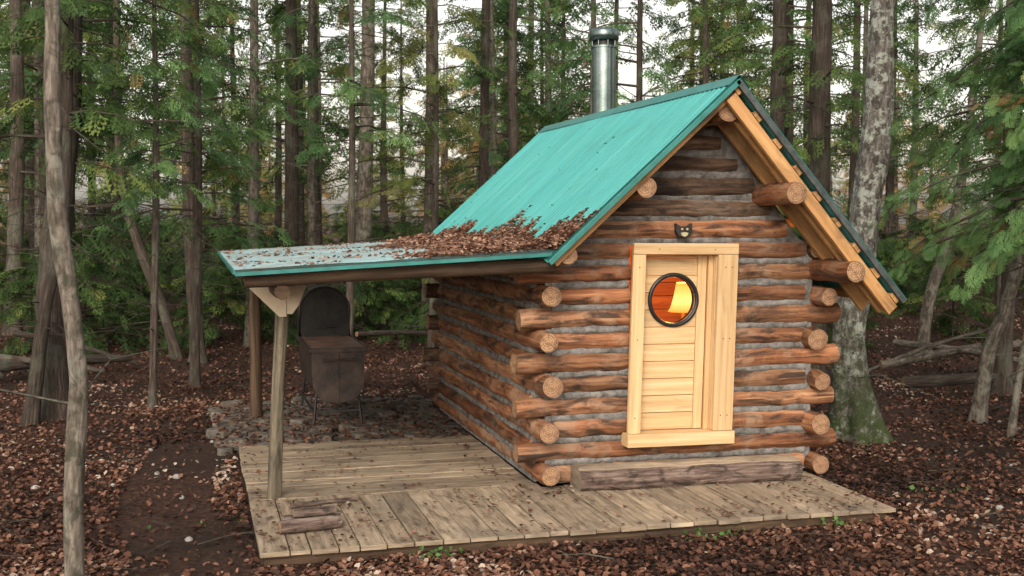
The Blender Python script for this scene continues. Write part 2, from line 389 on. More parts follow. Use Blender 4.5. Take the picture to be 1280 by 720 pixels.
for yy in (YF,YB):
    poly=[(2.78,1.985),(2.95,2.02),(4.14,3.10),(4.22,3.10),(5.08,2.02),(5.2,1.985)]
    vs=[(x,yy-.044,z) for x,z in poly]+[(x,yy+.046,z) for x,z in poly]; n=len(poly)
    fs=[list(range(n)),list(range(2*n-1,n-1,-1))]+[(i,i+n,(i+1)%n+n,(i+1)%n) for i in range(n)]
    ck.add(vs,fs,0,[[(0,0)]*len(f) for f in fs])
def chb(p0,p1,r=.034):
    p0=Vector(p0);p1=Vector(p1);n=max(3,int((p1-p0).length/.05))
    tube(ck,[p0.lerp(p1,i/n)+Vector((0,0,random.uniform(-.004,.004))) for i in range(n+1)],[r*random.uniform(.85,1.2) for _ in range(n+1)],12,0,0,.12,9,chamf=False)
for k in range(0,15):
    z=zl(k)+CH/2
    if k<2: chb((XL+.07,YF-.030,z),(XR-.07,YF-.030,z))
    elif z<1.97: chb((XL+.07,YF-.030,z),(dl,YF-.030,z)); chb((dr,YF-.030,z),(XR-.07,YF-.030,z))
    else:
        a,b=LX(z+.06)+.12,RXf(z+.06)-.2
        if b-a>.3: chb((a,YF-.022,z),(b,YF-.022,z),.032)
    if z<1.9:
        chb((XL-.026,YF+.1,z),(XL-.026,YB-.1,z)); chb((XR+.026,YF+.1,z),(XR+.026,YB-.1,z))
ck.build('mortar_chinking',[M_chink],cabin)
fl=MB(); box(fl,2.85,5.13,9.4,13.2,.12,.16,0)
z=.17
while z<1.9:
    box(fl,3.0,5.08,11.4,11.43,z,z+.13,0,axis=0); box(fl,5.085,5.11,9.4,13.1,z,z+.13,0,axis=1); z+=.138
box(fl,3.0,5.08,11.405,11.43,1.9,2.0,0,axis=0)
fl.build('interior_boards',[M_inside],cabin)

def corr(mb,pa,pb,y0,y1,mat,period=.09,amp=.016,rows=6,sag=.0,smooth=True):
    a=Vector((pa[0],0,pa[1]));b=Vector((pb[0],0,pb[1]));d=(b-a);L=d.length;nrm=Vector((-d.z,0,d.x)).normalized()
    if nrm.z<0: nrm=-nrm
    nc=int((y1-y0)/period*8); vs=[]
    for j in range(rows+1):
        for i in range(nc+1):
            y=y0+(y1-y0)*i/nc; ph=math.cos(6.2832*(y-y0)/period)
            p=a+d*(j/rows)+nrm*(amp*ph+sag*noise.noise(Vector((j*.6,y*.7,3))))
            vs.append((p.x,y,p.z))
    fs=[];us=[]
    for j in range(rows):
        for i in range(nc):
            q=j*(nc+1)+i; fs.append((q,q+1,q+nc+2,q+nc+1))
            us.append([(j/rows*L,i/nc*(y1-y0)),(j/rows*L,(i+1)/nc*(y1-y0)),((j+1)/rows*L,(i+1)/nc*(y1-y0)),((j+1)/rows*L,i/nc*(y1-y0))])
    mb.add(vs,fs,mat,us,(0.5,.5),smooth)
RY0,RY1=8.64,13.98
rf=MB()
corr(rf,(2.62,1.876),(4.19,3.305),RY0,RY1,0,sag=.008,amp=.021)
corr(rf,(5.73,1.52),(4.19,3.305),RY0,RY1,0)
for sgn,sl in((-1,.91),(1,1.158)):
    dx=.09; p0=Vector((4.19,0,3.335));p1=Vector((4.19+sgn*dx,0,3.335-dx*sl))
    for y0,y1 in((RY0-.01,RY0+2.75),(RY0+2.7,RY1+.01)):
        e=.003 if y0<9 else 0
        rf.add([(p0.x,y0,p0.z+e),(p0.x,y1,p0.z+e),(p1.x,y1,p1.z+e),(p1.x,y0,p1.z+e)],[(0,1,2,3)],1,[[(0,0)]*4])
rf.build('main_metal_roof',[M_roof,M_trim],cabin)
rt=MB()
def sl_l(f,off):
    d=Vector((1.57,0,1.429)).normalized(); n=Vector((-d.z,0,d.x)); p=Vector((2.62,0,1.876)).lerp(Vector((4.19,0,3.305)),f); return p-n*off
def sl_r(f,off):
    d=Vector((-1.54,0,1.785)).normalized(); n=Vector((d.z,0,-d.x)); p=Vector((5.73,0,1.52)).lerp(Vector((4.19,0,3.305)),f); return p-n*off
def at(p,y): return (p.x,y,p.z)
for y in (RY0+.012,RY1-.012):
    obox(rt,at(sl_l(0,.018),y),at(sl_l(1,.018),y),.022,.04,1,up=(-.67,0,.74))
    obox(rt,at(sl_r(0,.012),y),at(sl_r(1,.012),y),.022,.045,2,up=(.757,0,.653))
for y in (8.75,9.13,10.4,11.7,12.9,13.8):
    obox(rt,at(sl_l(.02,.07),y),at(sl_l(.99,.07),y),.05,.05,0,up=(-.67,0,.74))
for y in (8.70,9.12,10.4,11.7,12.9,13.85):
    obox(rt,at(sl_r(.0,.125),y),at(sl_r(.97,.125),y),.045,.10,0,up=(.757,0,.653))
obox(rt,at(sl_r(.0,.13),8.84),at(sl_r(.92,.13),8.84),.045,.085,0,up=(.757,0,.653))
for i in range(9):
    f=.03+i*.118
    obox(rt,(*at(sl_r(f,.05),8.68),),(*at(sl_r(f,.05),13.95),),.09,.035,0,up=(.757,0,.653))
    obox(rt,at(sl_l(f,.035),8.68),at(sl_l(f,.035),13.95),.09,.018,0,up=(-.67,0,.74))
rt.build('roof_rafters',[M_pineo,M_trim,M_edge],cabin,bevel=.003)
ch=MB()
cx,cy=4.46,12.6
tube(ch,[(cx,cy,2.75),(cx,cy,3.62)],[.133,.133],32,0,0,chamf=False)
tube(ch,[(cx,cy,3.62),(cx,cy,3.635),(cx,cy,3.65)],[.139,.139,.139],32,0,0,chamf=False)
tube(ch,[(cx,cy,3.65),(cx,cy,4.10)],[.133,.133],32,0,0,chamf=False)
tube(ch,[(cx,cy,3.06),(cx,cy,3.14),(cx,cy,3.16)],[.24,.15,.14],32,0,0,chamf=False)
tube(ch,[(cx,cy,4.10),(cx,cy,4.12)],[.15,.15],32,0,0,chamf=False)
tube(ch,[(cx,cy,4.12),(cx,cy,4.19)],[.115,.115],32,1,1,chamf=False)
for a in range(8):
    x=cx+.135*math.cos(a*.785);y=cy+.135*math.sin(a*.785); tube(ch,[(x,y,4.12),(x,y,4.2)],[.008,.008],6,0,None)
tube(ch,[(cx,cy,4.18),(cx,cy,4.185),(cx,cy,4.285),(cx,cy,4.31),(cx,cy,4.33)],[.155,.165,.165,.14,.02],32,0,0,chamf=False)
ch.build('chimney_pipe',[M_steel,M_black],cabin)
def lean(v,a=math.radians(1.6),c=(3.93,1.15)):
    x,z=v[0]-c[0],v[2]-c[1]; return (c[0]+x*math.cos(a)+z*math.sin(a),v[1],c[1]-x*math.sin(a)*.35+z*math.cos(a))
df=MB()
box(df,3.475,3.585,9.12,9.16,.42,1.905,0); box(df,4.235,4.415,9.12,9.16,.42,1.905,0)
box(df,3.475,4.415,9.118,9.16,1.908,2.0,0,axis=0); box(df,3.465,4.425,9.09,9.38,.31,.417,0,axis=0)
box(df,3.56,3.588,9.163,9.40,.42,1.93,0); box(df,4.232,4.262,9.163,9.40,.42,1.93,0); box(df,3.59,4.23,9.163,9.40,1.902,1.93,0)
box(df,4.19,4.231,9.215,9.245,.42,1.9,0)
for (x,z) in ((3.53,.55),(3.53,1.2),(3.53,1.8),(4.30,.55),(4.36,.55),(4.30,1.2),(4.36,1.2),(4.30,1.8),(4.36,1.8),(3.7,1.95),(4.2,1.95)):
    tube(df,[(x,9.116,z),(x,9.122,z)],[.005,.005],8,1,1,chamf=False)
df.build('door_frame',[M_pine,M_black],cabin,bevel=.003,xf=lean)
dlf=MB(); z=.425
while z<1.88:
    h=min(.145,1.898-z); box(dlf,3.592,4.105,9.262,9.30,z,z+h-.006,0,axis=0,rv=(random.random(),.5)); z+=h
box(dlf,4.108,4.187,9.25,9.30,.425,1.898,0)
dob=dlf.build('door_leaf',[M_pine],cabin,xf=lean); recalc(dob)
WX,WZ=3.905,1.52
c=MB(); tube(c,[(WX,9.1,WZ),(WX,9.45,WZ)],[.2,.2],64,0,0,chamf=False); cut=c.build('cutter',[M_pine])
bmm=bmesh.new(); bmm.from_mesh(cut.data); bmesh.ops.remove_doubles(bmm,verts=bmm.verts,dist=1e-5); bmesh.ops.recalc_face_normals(bmm,faces=bmm.faces); bmm.to_mesh(cut.data); bmm.free()
bm=dob.modifiers.new('b','BOOLEAN'); bm.object=cut; bm.operation='DIFFERENCE'; bm.solver='EXACT'
bpy.context.view_layer.objects.active=dob; bpy.context.view_layer.update(); bpy.ops.object.modifier_apply(modifier='b'); bpy.data.objects.remove(cut)
b=dob.modifiers.new('bevel','BEVEL'); b.width=.004; b.segments=2; b.limit_method='ANGLE'; b.angle_limit=math.radians(50)
wr=MB()
def torus(mb,c,R,r,mat,n=64,m=12,sy=1):
    vs=[];fs=[];us=[]
    for i in range(n):
        a=6.2832*i/n
        for j in range(m):
            q=6.2832*j/m; rr=R+r*math.cos(q); vs.append((c[0]+rr*math.cos(a),c[1]+r*sy*math.sin(q),c[2]+rr*math.sin(a)))
    for i in range(n):
        for j in range(m):
            fs.append((i*m+j,((i+1)%n)*m+j,((i+1)%n)*m+(j+1)%m,i*m+(j+1)%m)); us.append([(0,0)]*4)
    mb.add(vs,fs,mat,us,None,True)
torus(wr,(WX,9.252,WZ),.213,.018,0,sy=.9); torus(wr,(WX,9.31,WZ),.210,.017,0)
for k in range(8):
    a=k*.785+.3; tube(wr,[(WX+.213*math.cos(a),9.232,WZ+.213*math.sin(a)),(WX+.213*math.cos(a),9.24,WZ+.213*math.sin(a))],[.005,.005],8,1,1)
ring=[(WX+.2*math.cos(6.2832*i/48),9.275,WZ+.2*math.sin(6.2832*i/48)) for i in range(48)]
wr.add(ring,[list(range(48))],2,[[(0,0)]*48])
wr.build('porthole_window',[M_ring,M_steel,M_glass],cabin)
ow=MB()
def flat(pts,y0,y1,mat):
    n=len(pts); vs=[(x,y0,z) for x,z in pts]+[(x,y1,z) for x,z in pts]
    fs=[list(range(n)),list(range(2*n-1,n-1,-1))]+[(i,i+n,(i+1)%n+n,(i+1)%n) for i in range(n)]
    ow.add(vs,fs,mat,[[(0,0)]*len(f) for f in fs])
flat([(3.89,2.165),(3.925,2.14),(3.995,2.14),(4.03,2.165),(4.032,2.10),(4.01,2.06),(3.96,2.045),(3.91,2.06),(3.888,2.10)][::-1],9.16,9.215,0)
flat([(3.925,2.085),(3.96,2.092),(3.995,2.085),(3.985,2.064),(3.96,2.052),(3.935,2.064)],9.152,9.16,1)
for x in(3.937,3.983): tube(ow,[(x,9.15,2.117),(x,9.162,2.117)],[.010,.010],14,1,1)
ow.build('owl_ornament',[M_black,M_eye],None,bevel=.002)
lamp=empty('table_lamp'); lp=MB(); lx,ly,lz=4.40,10.2,1.47
n=96; vs=[];fs=[];us=[]
for j in range(9):
    t_=j/8; R=.135-.075*t_**.6; zz=lz-.13+.27*t_
    for i in range(n):
        a=6.2832*i/n; rr=R*(1+.05*math.cos(a*20)); vs.append((lx+rr*math.cos(a),ly+rr*math.sin(a),zz))
for j in range(8):
    for i in range(n): fs.append((j*n+i,j*n+(i+1)%n,(j+1)*n+(i+1)%n,(j+1)*n+i)); us.append([(0,0)]*4)
lp.add(vs,fs,0,us,None,True)
lp.build('lampshade',[M_shade],lamp)
lb=MB(); tube(lb,[(lx,ly,1.0),(lx,ly,1.02),(lx,ly,1.04),(lx,ly,1.15),(lx,ly,1.25),(lx,ly,1.36)],[.07,.07,.025,.05,.02,.012],20,0,0)
lb.build('lamp_base',[M_pineo],lamp)
tb=MB(); box(tb,4.1,4.9,10.0,10.5,.96,.995,0)
for x in(4.13,4.85):
    for y in(10.03,10.45): box(tb,x,x+.04,y,y+.04,.16,.96,0)
tb.build('side_table',[M_pineo],None,bevel=.004)
L=bpy.data.lights.new('lamp_bulb','POINT'); L.energy=42; L.color=(1,.42,.11); L.shadow_soft_size=.04
lo=bpy.data.objects.new('lamp_bulb',L); lo.location=(lx,ly,lz+.2); COL.objects.link(lo); lo.parent=lamp
L2=bpy.data.lights.new('lamp_bulb_lower','POINT'); L2.energy=14; L2.color=(1,.42,.11); L2.shadow_soft_size=.04
lo=bpy.data.objects.new('lamp_bulb_lower',L2); lo.location=(lx-.02,ly+.2,lz-.08); COL.objects.link(lo); lo.parent=lamp

PZ0,PZ1=1.825,1.955; PS=(PZ1-PZ0)/2.45
def onporch(x): return PZ0+(x-.29)*PS
pr=MB()
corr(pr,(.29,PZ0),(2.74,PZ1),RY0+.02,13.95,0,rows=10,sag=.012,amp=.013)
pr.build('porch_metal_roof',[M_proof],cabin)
pf=MB()
obox(pf,(.29,8.675,PZ0-.02),(2.66,8.675,1.93),.014,.028,1)
obox(pf,(.285,8.67,PZ0-.005),(.285,13.95,PZ0-.005),.02,.03,1)
tube(pf,[(.36,8.80,onporch(.36)-.083),(1.4,8.80,onporch(1.4)-.085),(2.72,8.80,onporch(2.72)-.115)],[.05,.055,.055],14,0,0,.04,step=.2)
for y in (9.5,10.3,11.1,11.9,12.7,13.5): obox(pf,(.33,y,onporch(.33)-.062),(2.7,y,onporch(2.7)-.066),.05,.07,0)
for x in (.5,.9,1.3,1.7,2.1,2.5): obox(pf,(x,8.85,onporch(x)-.03),(x,13.9,onporch(x)-.03),.09,.016,0)
tube(pf,[(.63,8.78,1.665),(.62,11,1.67),(.63,13.9,1.675)],[.06,.065,.06],14,0,0,.03,step=.25)
pf.build('porch_roof_frame',[M_dark,M_trim,M_end],cabin)
pp=MB()
tube(pp,[(.60,9.42,-.02),(.62,9.43,.6),(.655,9.43,1.2),(.685,9.43,1.62)],[.058,.053,.053,.054],16,0,1,.06,step=.12)
tube(pp,[(.665,13.4,-.05),(.66,13.4,.8),(.665,13.4,1.62)],[.07,.066,.062],16,3,1,.05,step=.15)
def gus(y,p):
    n=len(p); vs=[(x,y,z) for x,z in p]+[(x,y+.02,z) for x,z in p]
    fs=[tuple(range(n)),tuple(range(2*n-1,n-1,-1))]+[(i,i+n,(i+1)%n+n,(i+1)%n) for i in range(n)]
    pp.add(vs,fs,2,[[(0,0)]*n]*2+[[(0,0)]*4]*n)
gus(9.345,[(.40,1.685),(.70,1.685),(.70,1.44),(.645,1.44)])
gus(9.348,[(.705,1.685),(.86,1.685),(.79,1.52),(.745,1.46),(.705,1.46)])
pp.build('porch_posts',[M_post,M_end,M_white,M_dark],cabin)

# ---------------------------------------------------------------- deck
dk=MB()
y=9.37
while y<11.6:
    w=random.choice([.135,.14,.185]); x0=.40+random.uniform(-.01,.01)
    if random.random()<.4:
        xm=random.uniform(1.1,2.1); box(dk,x0,xm-.004,y,y+w-.008,-.032,random.uniform(-.005,.005)); box(dk,xm,2.72,y,y+w-.008,-.032,random.uniform(-.005,.005))
    else: box(dk,x0,2.72,y,y+w-.008,-.032,random.uniform(-.005,.005))
    y+=w
x=.40
while x<5.12:
    w=random.choice([.14,.185,.19,.2]); w=min(w,5.16-x); y0=7.86+random.uniform(-.015,.015)
    y1=9.36 if x<2.6 else 9.24
    za=random.uniform(-.007,.007); box(dk,x,x+w-.009,y0,y1,-.032,za,axis=1); x+=w
box(dk,.43,5.1,7.90,7.94,-.16,-.034,1); box(dk,.41,.45,7.95,11.6,-.16,-.034,1); box(dk,5.08,5.12,7.95,9.2,-.16,-.034,1)
for yy in (8.6,9.3,10.2,10.9,11.5): box(dk,.46,2.64,yy,yy+.04,-.16,-.034,1)
dk.build('wooden_deck',[M_deck,M_dark],None,bevel=.003)
st=MB()
def slab(mb):
    xs=np.linspace(2.99,4.93,40); prof=[(8.94,0.0),(8.915,.035),(8.905,.07),(8.91,.11),(8.92,.14),(8.95,.168),(8.99,.178),(9.10,.184),(9.16,.182),(9.19,.17),(9.195,0.0)]
    vs=[];fs=[];us=[];m=len(prof)
    for i,x in enumerate(xs):
        for (yy,zz) in prof:
            nn=noise.noise(Vector((x*5,yy*9,zz*16)))*.018+noise.noise(Vector((x*1.5,yy,3)))*.02; vs.append((x,yy+nn-.03*(x-4),zz+ (nn*.35 if zz>0 else 0)))
    for i in range(len(xs)-1):
        for j in range(m-1):
            fs.append((i*m+j,i*m+j+1,(i+1)*m+j+1,(i+1)*m+j)); us.append([(xs[i],j*.05),(xs[i],j*.05+.05),(xs[i+1],j*.05+.05),(xs[i+1],j*.05)])
    top=[k for k,f in enumerate(fs) if (k%(m-1)) in (5,6,7,8)]
    mb.add(vs,[f for k,f in enumerate(fs) if k not in top],0,[u for k,u in enumerate(us) if k not in top],(.5,.5),True)
    mb.add(vs,[fs[k] for k in top],1,[us[k] for k in top],(.95,.5),True)
    for e in (0,len(xs)-1): mb.add(vs[e*m:(e+1)*m],[list(range(m))],1,[[(v[1],v[2]) for v in vs[e*m:(e+1)*m]]],(.3,.5))
slab(st); st.build('wooden_step',[M_step,M_deck],None)
for (a,b_,r) in (((.56,8.30,.05),(.99,8.36,.05),.05),((.60,8.48,.045),(1.0,8.42,.05),.045),((.66,8.39,.12),(.95,8.40,.125),.035),((.68,9.02,.025),(1.2,9.12,.025),.018)):
    m=MB(); tube(m,[a,b_],[r,r*.9],12,0,1,.12,step=.08); m.build('firewood_log',[M_step,M_end],None)
fs_=MB()
for i in range(12):
    for j in range(12):
        x=.3+i*.225+random.uniform(-.05,.05)+(.11 if j%2 else 0); y=11.78+j*.25+random.uniform(-.05,.05)
        if x>2.75: continue
        R=random.uniform(.09,.14); n=9; top=.0+random.uniform(-.05,.02); a0=random.random()*6
        rr=[R*random.uniform(.8,1.15) for _ in range(n)]; sx=random.uniform(.95,1.25)
        o=[(x+rr[k]*sx*math.cos(a0+6.2832*k/n),y+rr[k]*math.sin(a0+6.2832*k/n)) for k in range(n)]
        vs=[(p[0],p[1],-.12) for p in o]+[(p[0],p[1],top-.012) for p in o]+[(x+(p[0]-x)*.88,y+(p[1]-y)*.88,top) for p in o]
        f=[(k,(k+1)%n,(k+1)%n+n,k+n) for k in range(n)]+[(k+n,(k+1)%n+n,(k+1)%n+2*n,k+2*n) for k in range(n)]+[tuple(range(2*n,3*n))]
        fs_.add(vs,f,0,[[(0,0)]*len(q) for q in f])
fs_.build('flagstone_patio',[M_stone],None)
# ---------------------------------------------------------------- grill
gr=empty('tank_grill'); gb=MB()
prof=[(1.20,.81),(1.20,.55),(1.215,.42),(1.26,.33),(1.34,.27),(1.475,.25),(1.61,.27),(1.69,.33),(1.735,.42),(1.75,.55),(1.75,.81)]
Y0,Y1=12.55,14.15; ys=[Y0,Y0+.015,Y0+.03,Y0+.045,Y1-.03,Y1]; sc=[1,1,.985,.985,.985,1]
vs=[];m=len(prof)
for yy,s_ in zip(ys,sc):
    for x,z in prof: vs.append((1.475+(x-1.475)*s_,yy,.55+(z-.55)*s_))
fs=[];
for i in range(len(ys)-1):
    for j in range(m-1): fs.append((i*m+j,i*m+j+1,(i+1)*m+j+1,(i+1)*m+j))
fs+= [list(range(m)),list(range((len(ys)-1)*m,len(ys)*m))]
gb.add(vs,fs,0,[[(0,0)]*len(f) for f in fs])
box(gb,1.18,1.77,Y0-.02,Y1-.25,.812,.835,1); box(gb,1.17,1.78,Y0-.03,Y0-.01,.79,.84,0); box(gb,1.165,1.185,Y0-.01,Y1,.79,.845,0); box(gb,1.765,1.785,Y0-.01,Y1,.79,.845,0)
box(gb,1.465,1.485,Y0-.008,Y0+.002,.26,.8,0)
tube(gb,[(1.3,12.45,.72),(1.65,12.45,.72)],[.012,.012],8,0,0); 
for x in(1.32,1.63): tube(gb,[(x,12.45,.72),(x,12.56,.72)],[.01,.01],8,0,0)
gb.build('tank_body',[M_rust,M_rustlid],gr,bevel=.004)
gl=MB()
for x,dx in((1.26,-.05),(1.69,.05)):
    for y,dy in((12.66,-.04),(14.02,.04)): tube(gl,[(x,y,.4),(x+dx,y+dy,-.07)],[.018,.016],8,0,0)
obox(gl,(1.23,12.64,.15),(1.72,12.64,.15),.02,.02,0); obox(gl,(1.22,12.64,.15),(1.22,14.04,.15),.02,.02,0)
gl.build('legs',[M_black],gr)
gh=MB(); ar=[(1.19,.82)]+[(1.475+.29*math.cos(a),1.13+.28*math.sin(a)) for a in np.linspace(math.pi,0,17)]+[(1.76,.82)]
m=len(ar); vs=[(x,13.86,z) for x,z in ar]+[(x,14.2,z) for x,z in ar]
gh.add(vs,[(i,i+m,i+1+m,i+1) for i in range(m-1)]+[list(range(m,2*m))]+[tuple(range(m))],0,[[(0,0)]*4]*(m-1)+[[(0,0)]*m]*2)
tube(gh,[(x,13.85,z) for x,z in ar],[.014]*m,8,1,None)
tube(gh,[(1.33,13.80,.95),(1.62,13.80,.95)],[.012,.012],8,1,1)
gh.build('hood',[M_black,M_rust],gr)

# ---------------------------------------------------------------- leaves on roofs & deck
def onmain(x): return 1.876+(x-2.62)*.91
P=[]
for _ in range(15000):
    y=RY0+.02+ (random.random()**1.35)*5.1; t_=(y-RY0)/5.2
    up=.36*(1-.5*t_)*(1+.35*math.sin(y*3.1)+.2*math.sin(y*7.7)+.2*math.sin(y*17))*random.uniform(.75,1.15); ou=.8*(1-.3*t_)*(1+.25*math.sin(y*2.2+1))*random.uniform(.7,1.25)
    u=random.random()**.9
    if random.random()<.5: x=max(.35,2.66-ou*u); z=onporch(x)+(1-u)*.08*random.random()+.018
    else: x=2.66+up*u*.8; z=max(onmain(x),onporch(x))+.02+(1-u)*.05*random.random()
    P.append((x,y,z))
for _ in range(1300):
    x=random.uniform(.32,2.6); y=random.uniform(RY0+.02,13.9)
    if noise.noise(Vector((x*2,y*1.2,0)))>.0: P.append((x,y,onporch(x)+.016))
for _ in range(26):
    x=2.9+1.1*random.random()**2.5; y=random.uniform(RY0+.05,13.9); P.append((x,y,onmain(x)+.02))
P=np.array(P); leaves('roof_leaf_pile',P,.04,np.clip(.5+.26*rng.normal(0,1,len(P)),0,1),.4,mat=M_pile)
P=[]
for _ in range(8500):
    x=random.uniform(.4,5.14); y=random.uniform(7.87,11.58)
    if x>2.6 and y>9.15: continue
    e=min(x-.4,(y-7.87)*1.0,5.14-x if y<9.2 else 9); e=max(e,0)
    pr_=.07+.9*math.exp(-e/.09)+(.6 if x>4.5 else 0)+(.35 if noise.noise(Vector((x*1.3,y*1.3,5)))>.18 else 0)+(.4 if x<1.3 and 8<y<9.3 else 0)+(.4 if x>2.4 and y>9 else 0)
    if random.random()<pr_*.55: P.append((x,y,.012+random.random()*.012))
P=np.array(P); leaves('deck_leaves',P,.034,np.clip(.4+.25*rng.normal(0,1,len(P)),0,1),.2)
P=np.array([(random.uniform(.2,2.7),random.uniform(11.6,14.4),-.01+random.random()*.03) for _ in range(2200)]); leaves('patio_leaves',P,.045,rng.random(len(P))*.8,.3)
P=[]
for (x,y,s_,k) in ((1.55,7.75,.10,36),(3.6,7.7,.12,30),(4.6,7.75,.1,20),(.2,9,.3,14),(6.1,8.5,.5,20)):
    for _ in range(k): P.append((x+random.gauss(0,s_),y+random.gauss(0,.05),-.08+random.random()*.06))
P=np.array(P); leaves('green_sprigs',P,.035,rng.random(len(P)),1.2,mat=M_grass)
sb=MB()
for _ in range(60):
    A_=random.uniform(-.2,.75); D_=random.uniform(8.5,17); x=D_*math.sin(A_);y=D_*math.cos(A_)
    if .2<x<5.5 and 7.7<y<14: continue
    r_=random.uniform(.015,.035); z_=float(gz(x,y))
    tube(sb,[(x,y,z_-.01),(x,y,z_+r_*.5),(x,y,z_+r_)],[r_,r_*1.1,r_*.5],7,0,0,.2,chamf=False)
sb.build('pebbles',[mat_simple('pale_stone',(.2,.19,.17),(.4,.38,.35),10)],None)
tw=MB()
for _ in range(320):
    A_=random.uniform(-.32,.85); D_=random.uniform(7.4,20); x=D_*math.sin(A_);y=D_*math.cos(A_)
    if .1<x<5.6 and 7.6<y<14.2: continue
    a=random.random()*6.28; L_=random.uniform(.15,.7); z_=float(gz(x,y))+.035; q=(x+L_*math.cos(a),y+L_*math.sin(a))
    m_=((x+q[0])/2+random.uniform(-.03,.03),(y+q[1])/2+random.uniform(-.03,.03),z_+random.uniform(0,.03)); r_=random.uniform(.003,.007)
    tube(tw,[(x,y,z_),m_,(q[0],q[1],float(gz(*q))+.035)],[r_,r_*.8,r_*.4],5,0,None)
tw.build('fallen_twigs',[M_bark],None)

# ---------------------------------------------------------------- vegetation
def spray_template(nt,sub,wid,LL=.5):
    Q=[]
    def leaf(b0,an,L_,w):
        d=np.array([math.cos(an),math.sin(an)]); p=np.array([-d[1],d[0]])
        Q.append([b0,b0+d*L_*.5+p*w,b0+d*L_,b0+d*L_*.5-p*w])
    for i in range(nt):
        s_=(i+.6)/nt; sd=1 if i%2 else -1; L_=LL*(1-s_)**.6*min(1,.5+s_*2)+.10; an=math.radians(42+6*math.sin(i*2.3))*sd
        b0=np.array([s_*.88,.015*math.sin(i)]); d=np.array([math.cos(an),math.sin(an)])
        leaf(b0,an,L_,wid*.55)
        for j in range(sub):
            u=(j+.8)/(sub+.6); s2=1 if j%2 else -1
            leaf(b0+d*L_*u,an+s2*math.radians(38),L_*(.52-.25*u),wid)
    leaf(np.array([0.,0.]),0,1.0,.008); leaf(np.array([.8,0.]),0,.24,wid)
    Q=np.array(Q).reshape(-1,2); z=-.25*Q[:,0]**2-.35*np.abs(Q[:,1])
    return np.concatenate([Q,z[:,None]],1)
FT_f=spray_template(12,6,.024,.5); FT_m=spray_template(9,3,.036,.5); FT_c=spray_template(7,2,.055,.5)
TM={'f':FT_f,'m':FT_m,'c':FT_c}
def foliage(P,d,nrm,s_,tone,T):
    sd=np.cross(nrm,d); sd/=np.linalg.norm(sd,axis=1)[:,None]+1e-9; nrm=np.cross(d,sd)
    V=P[:,None]+s_[:,None,None]*(T[None,:,0:1]*d[:,None]+T[None,:,1:2]*sd[:,None]+T[None,:,2:3]*nrm[:,None])
    n=len(P); F=np.arange(n*len(T)).reshape(-1,4); return V.reshape(-1,3),F,np.repeat(tone,len(T)//4)
def branch_fronds(st,az,Lb,el,droop,k,fs_len,r_):
    out=[];h=np.array([math.cos(az),math.sin(az),0.]);sdv=np.array([-math.sin(az),math.cos(az),0.])
    bend=r_.normal(0,.12)
    def pt(s): return st+Lb*(s*h+bend*s*s*sdv+np.array([0,0,el*s-droop*s*s]))
    for i in range(k):
        s=.15+.85*((i+r_.random())/k)**.8; p=pt(s)+r_.normal(0,.05,3)*Lb*.6; tg=pt(min(s+.05,1.05))-pt(s); tg/=np.linalg.norm(tg)
        sg=1 if i%2 else -1; an=sg*r_.uniform(.2,1.25)*(1.15-s*.6)
        d=tg*math.cos(an)+sdv*math.sin(an)+np.array([0,0,r_.normal(-.3,.3)]); d/=np.linalg.norm(d)
        nn=np.array([r_.normal(0,.4),r_.normal(0,.4),1.]); L_=fs_len*r_.uniform(.55,1.25)*(1.2-.45*s)
        out.append((p,d,nn,L_))
    return out,[pt(0),pt(.35),pt(.7),pt(1)]
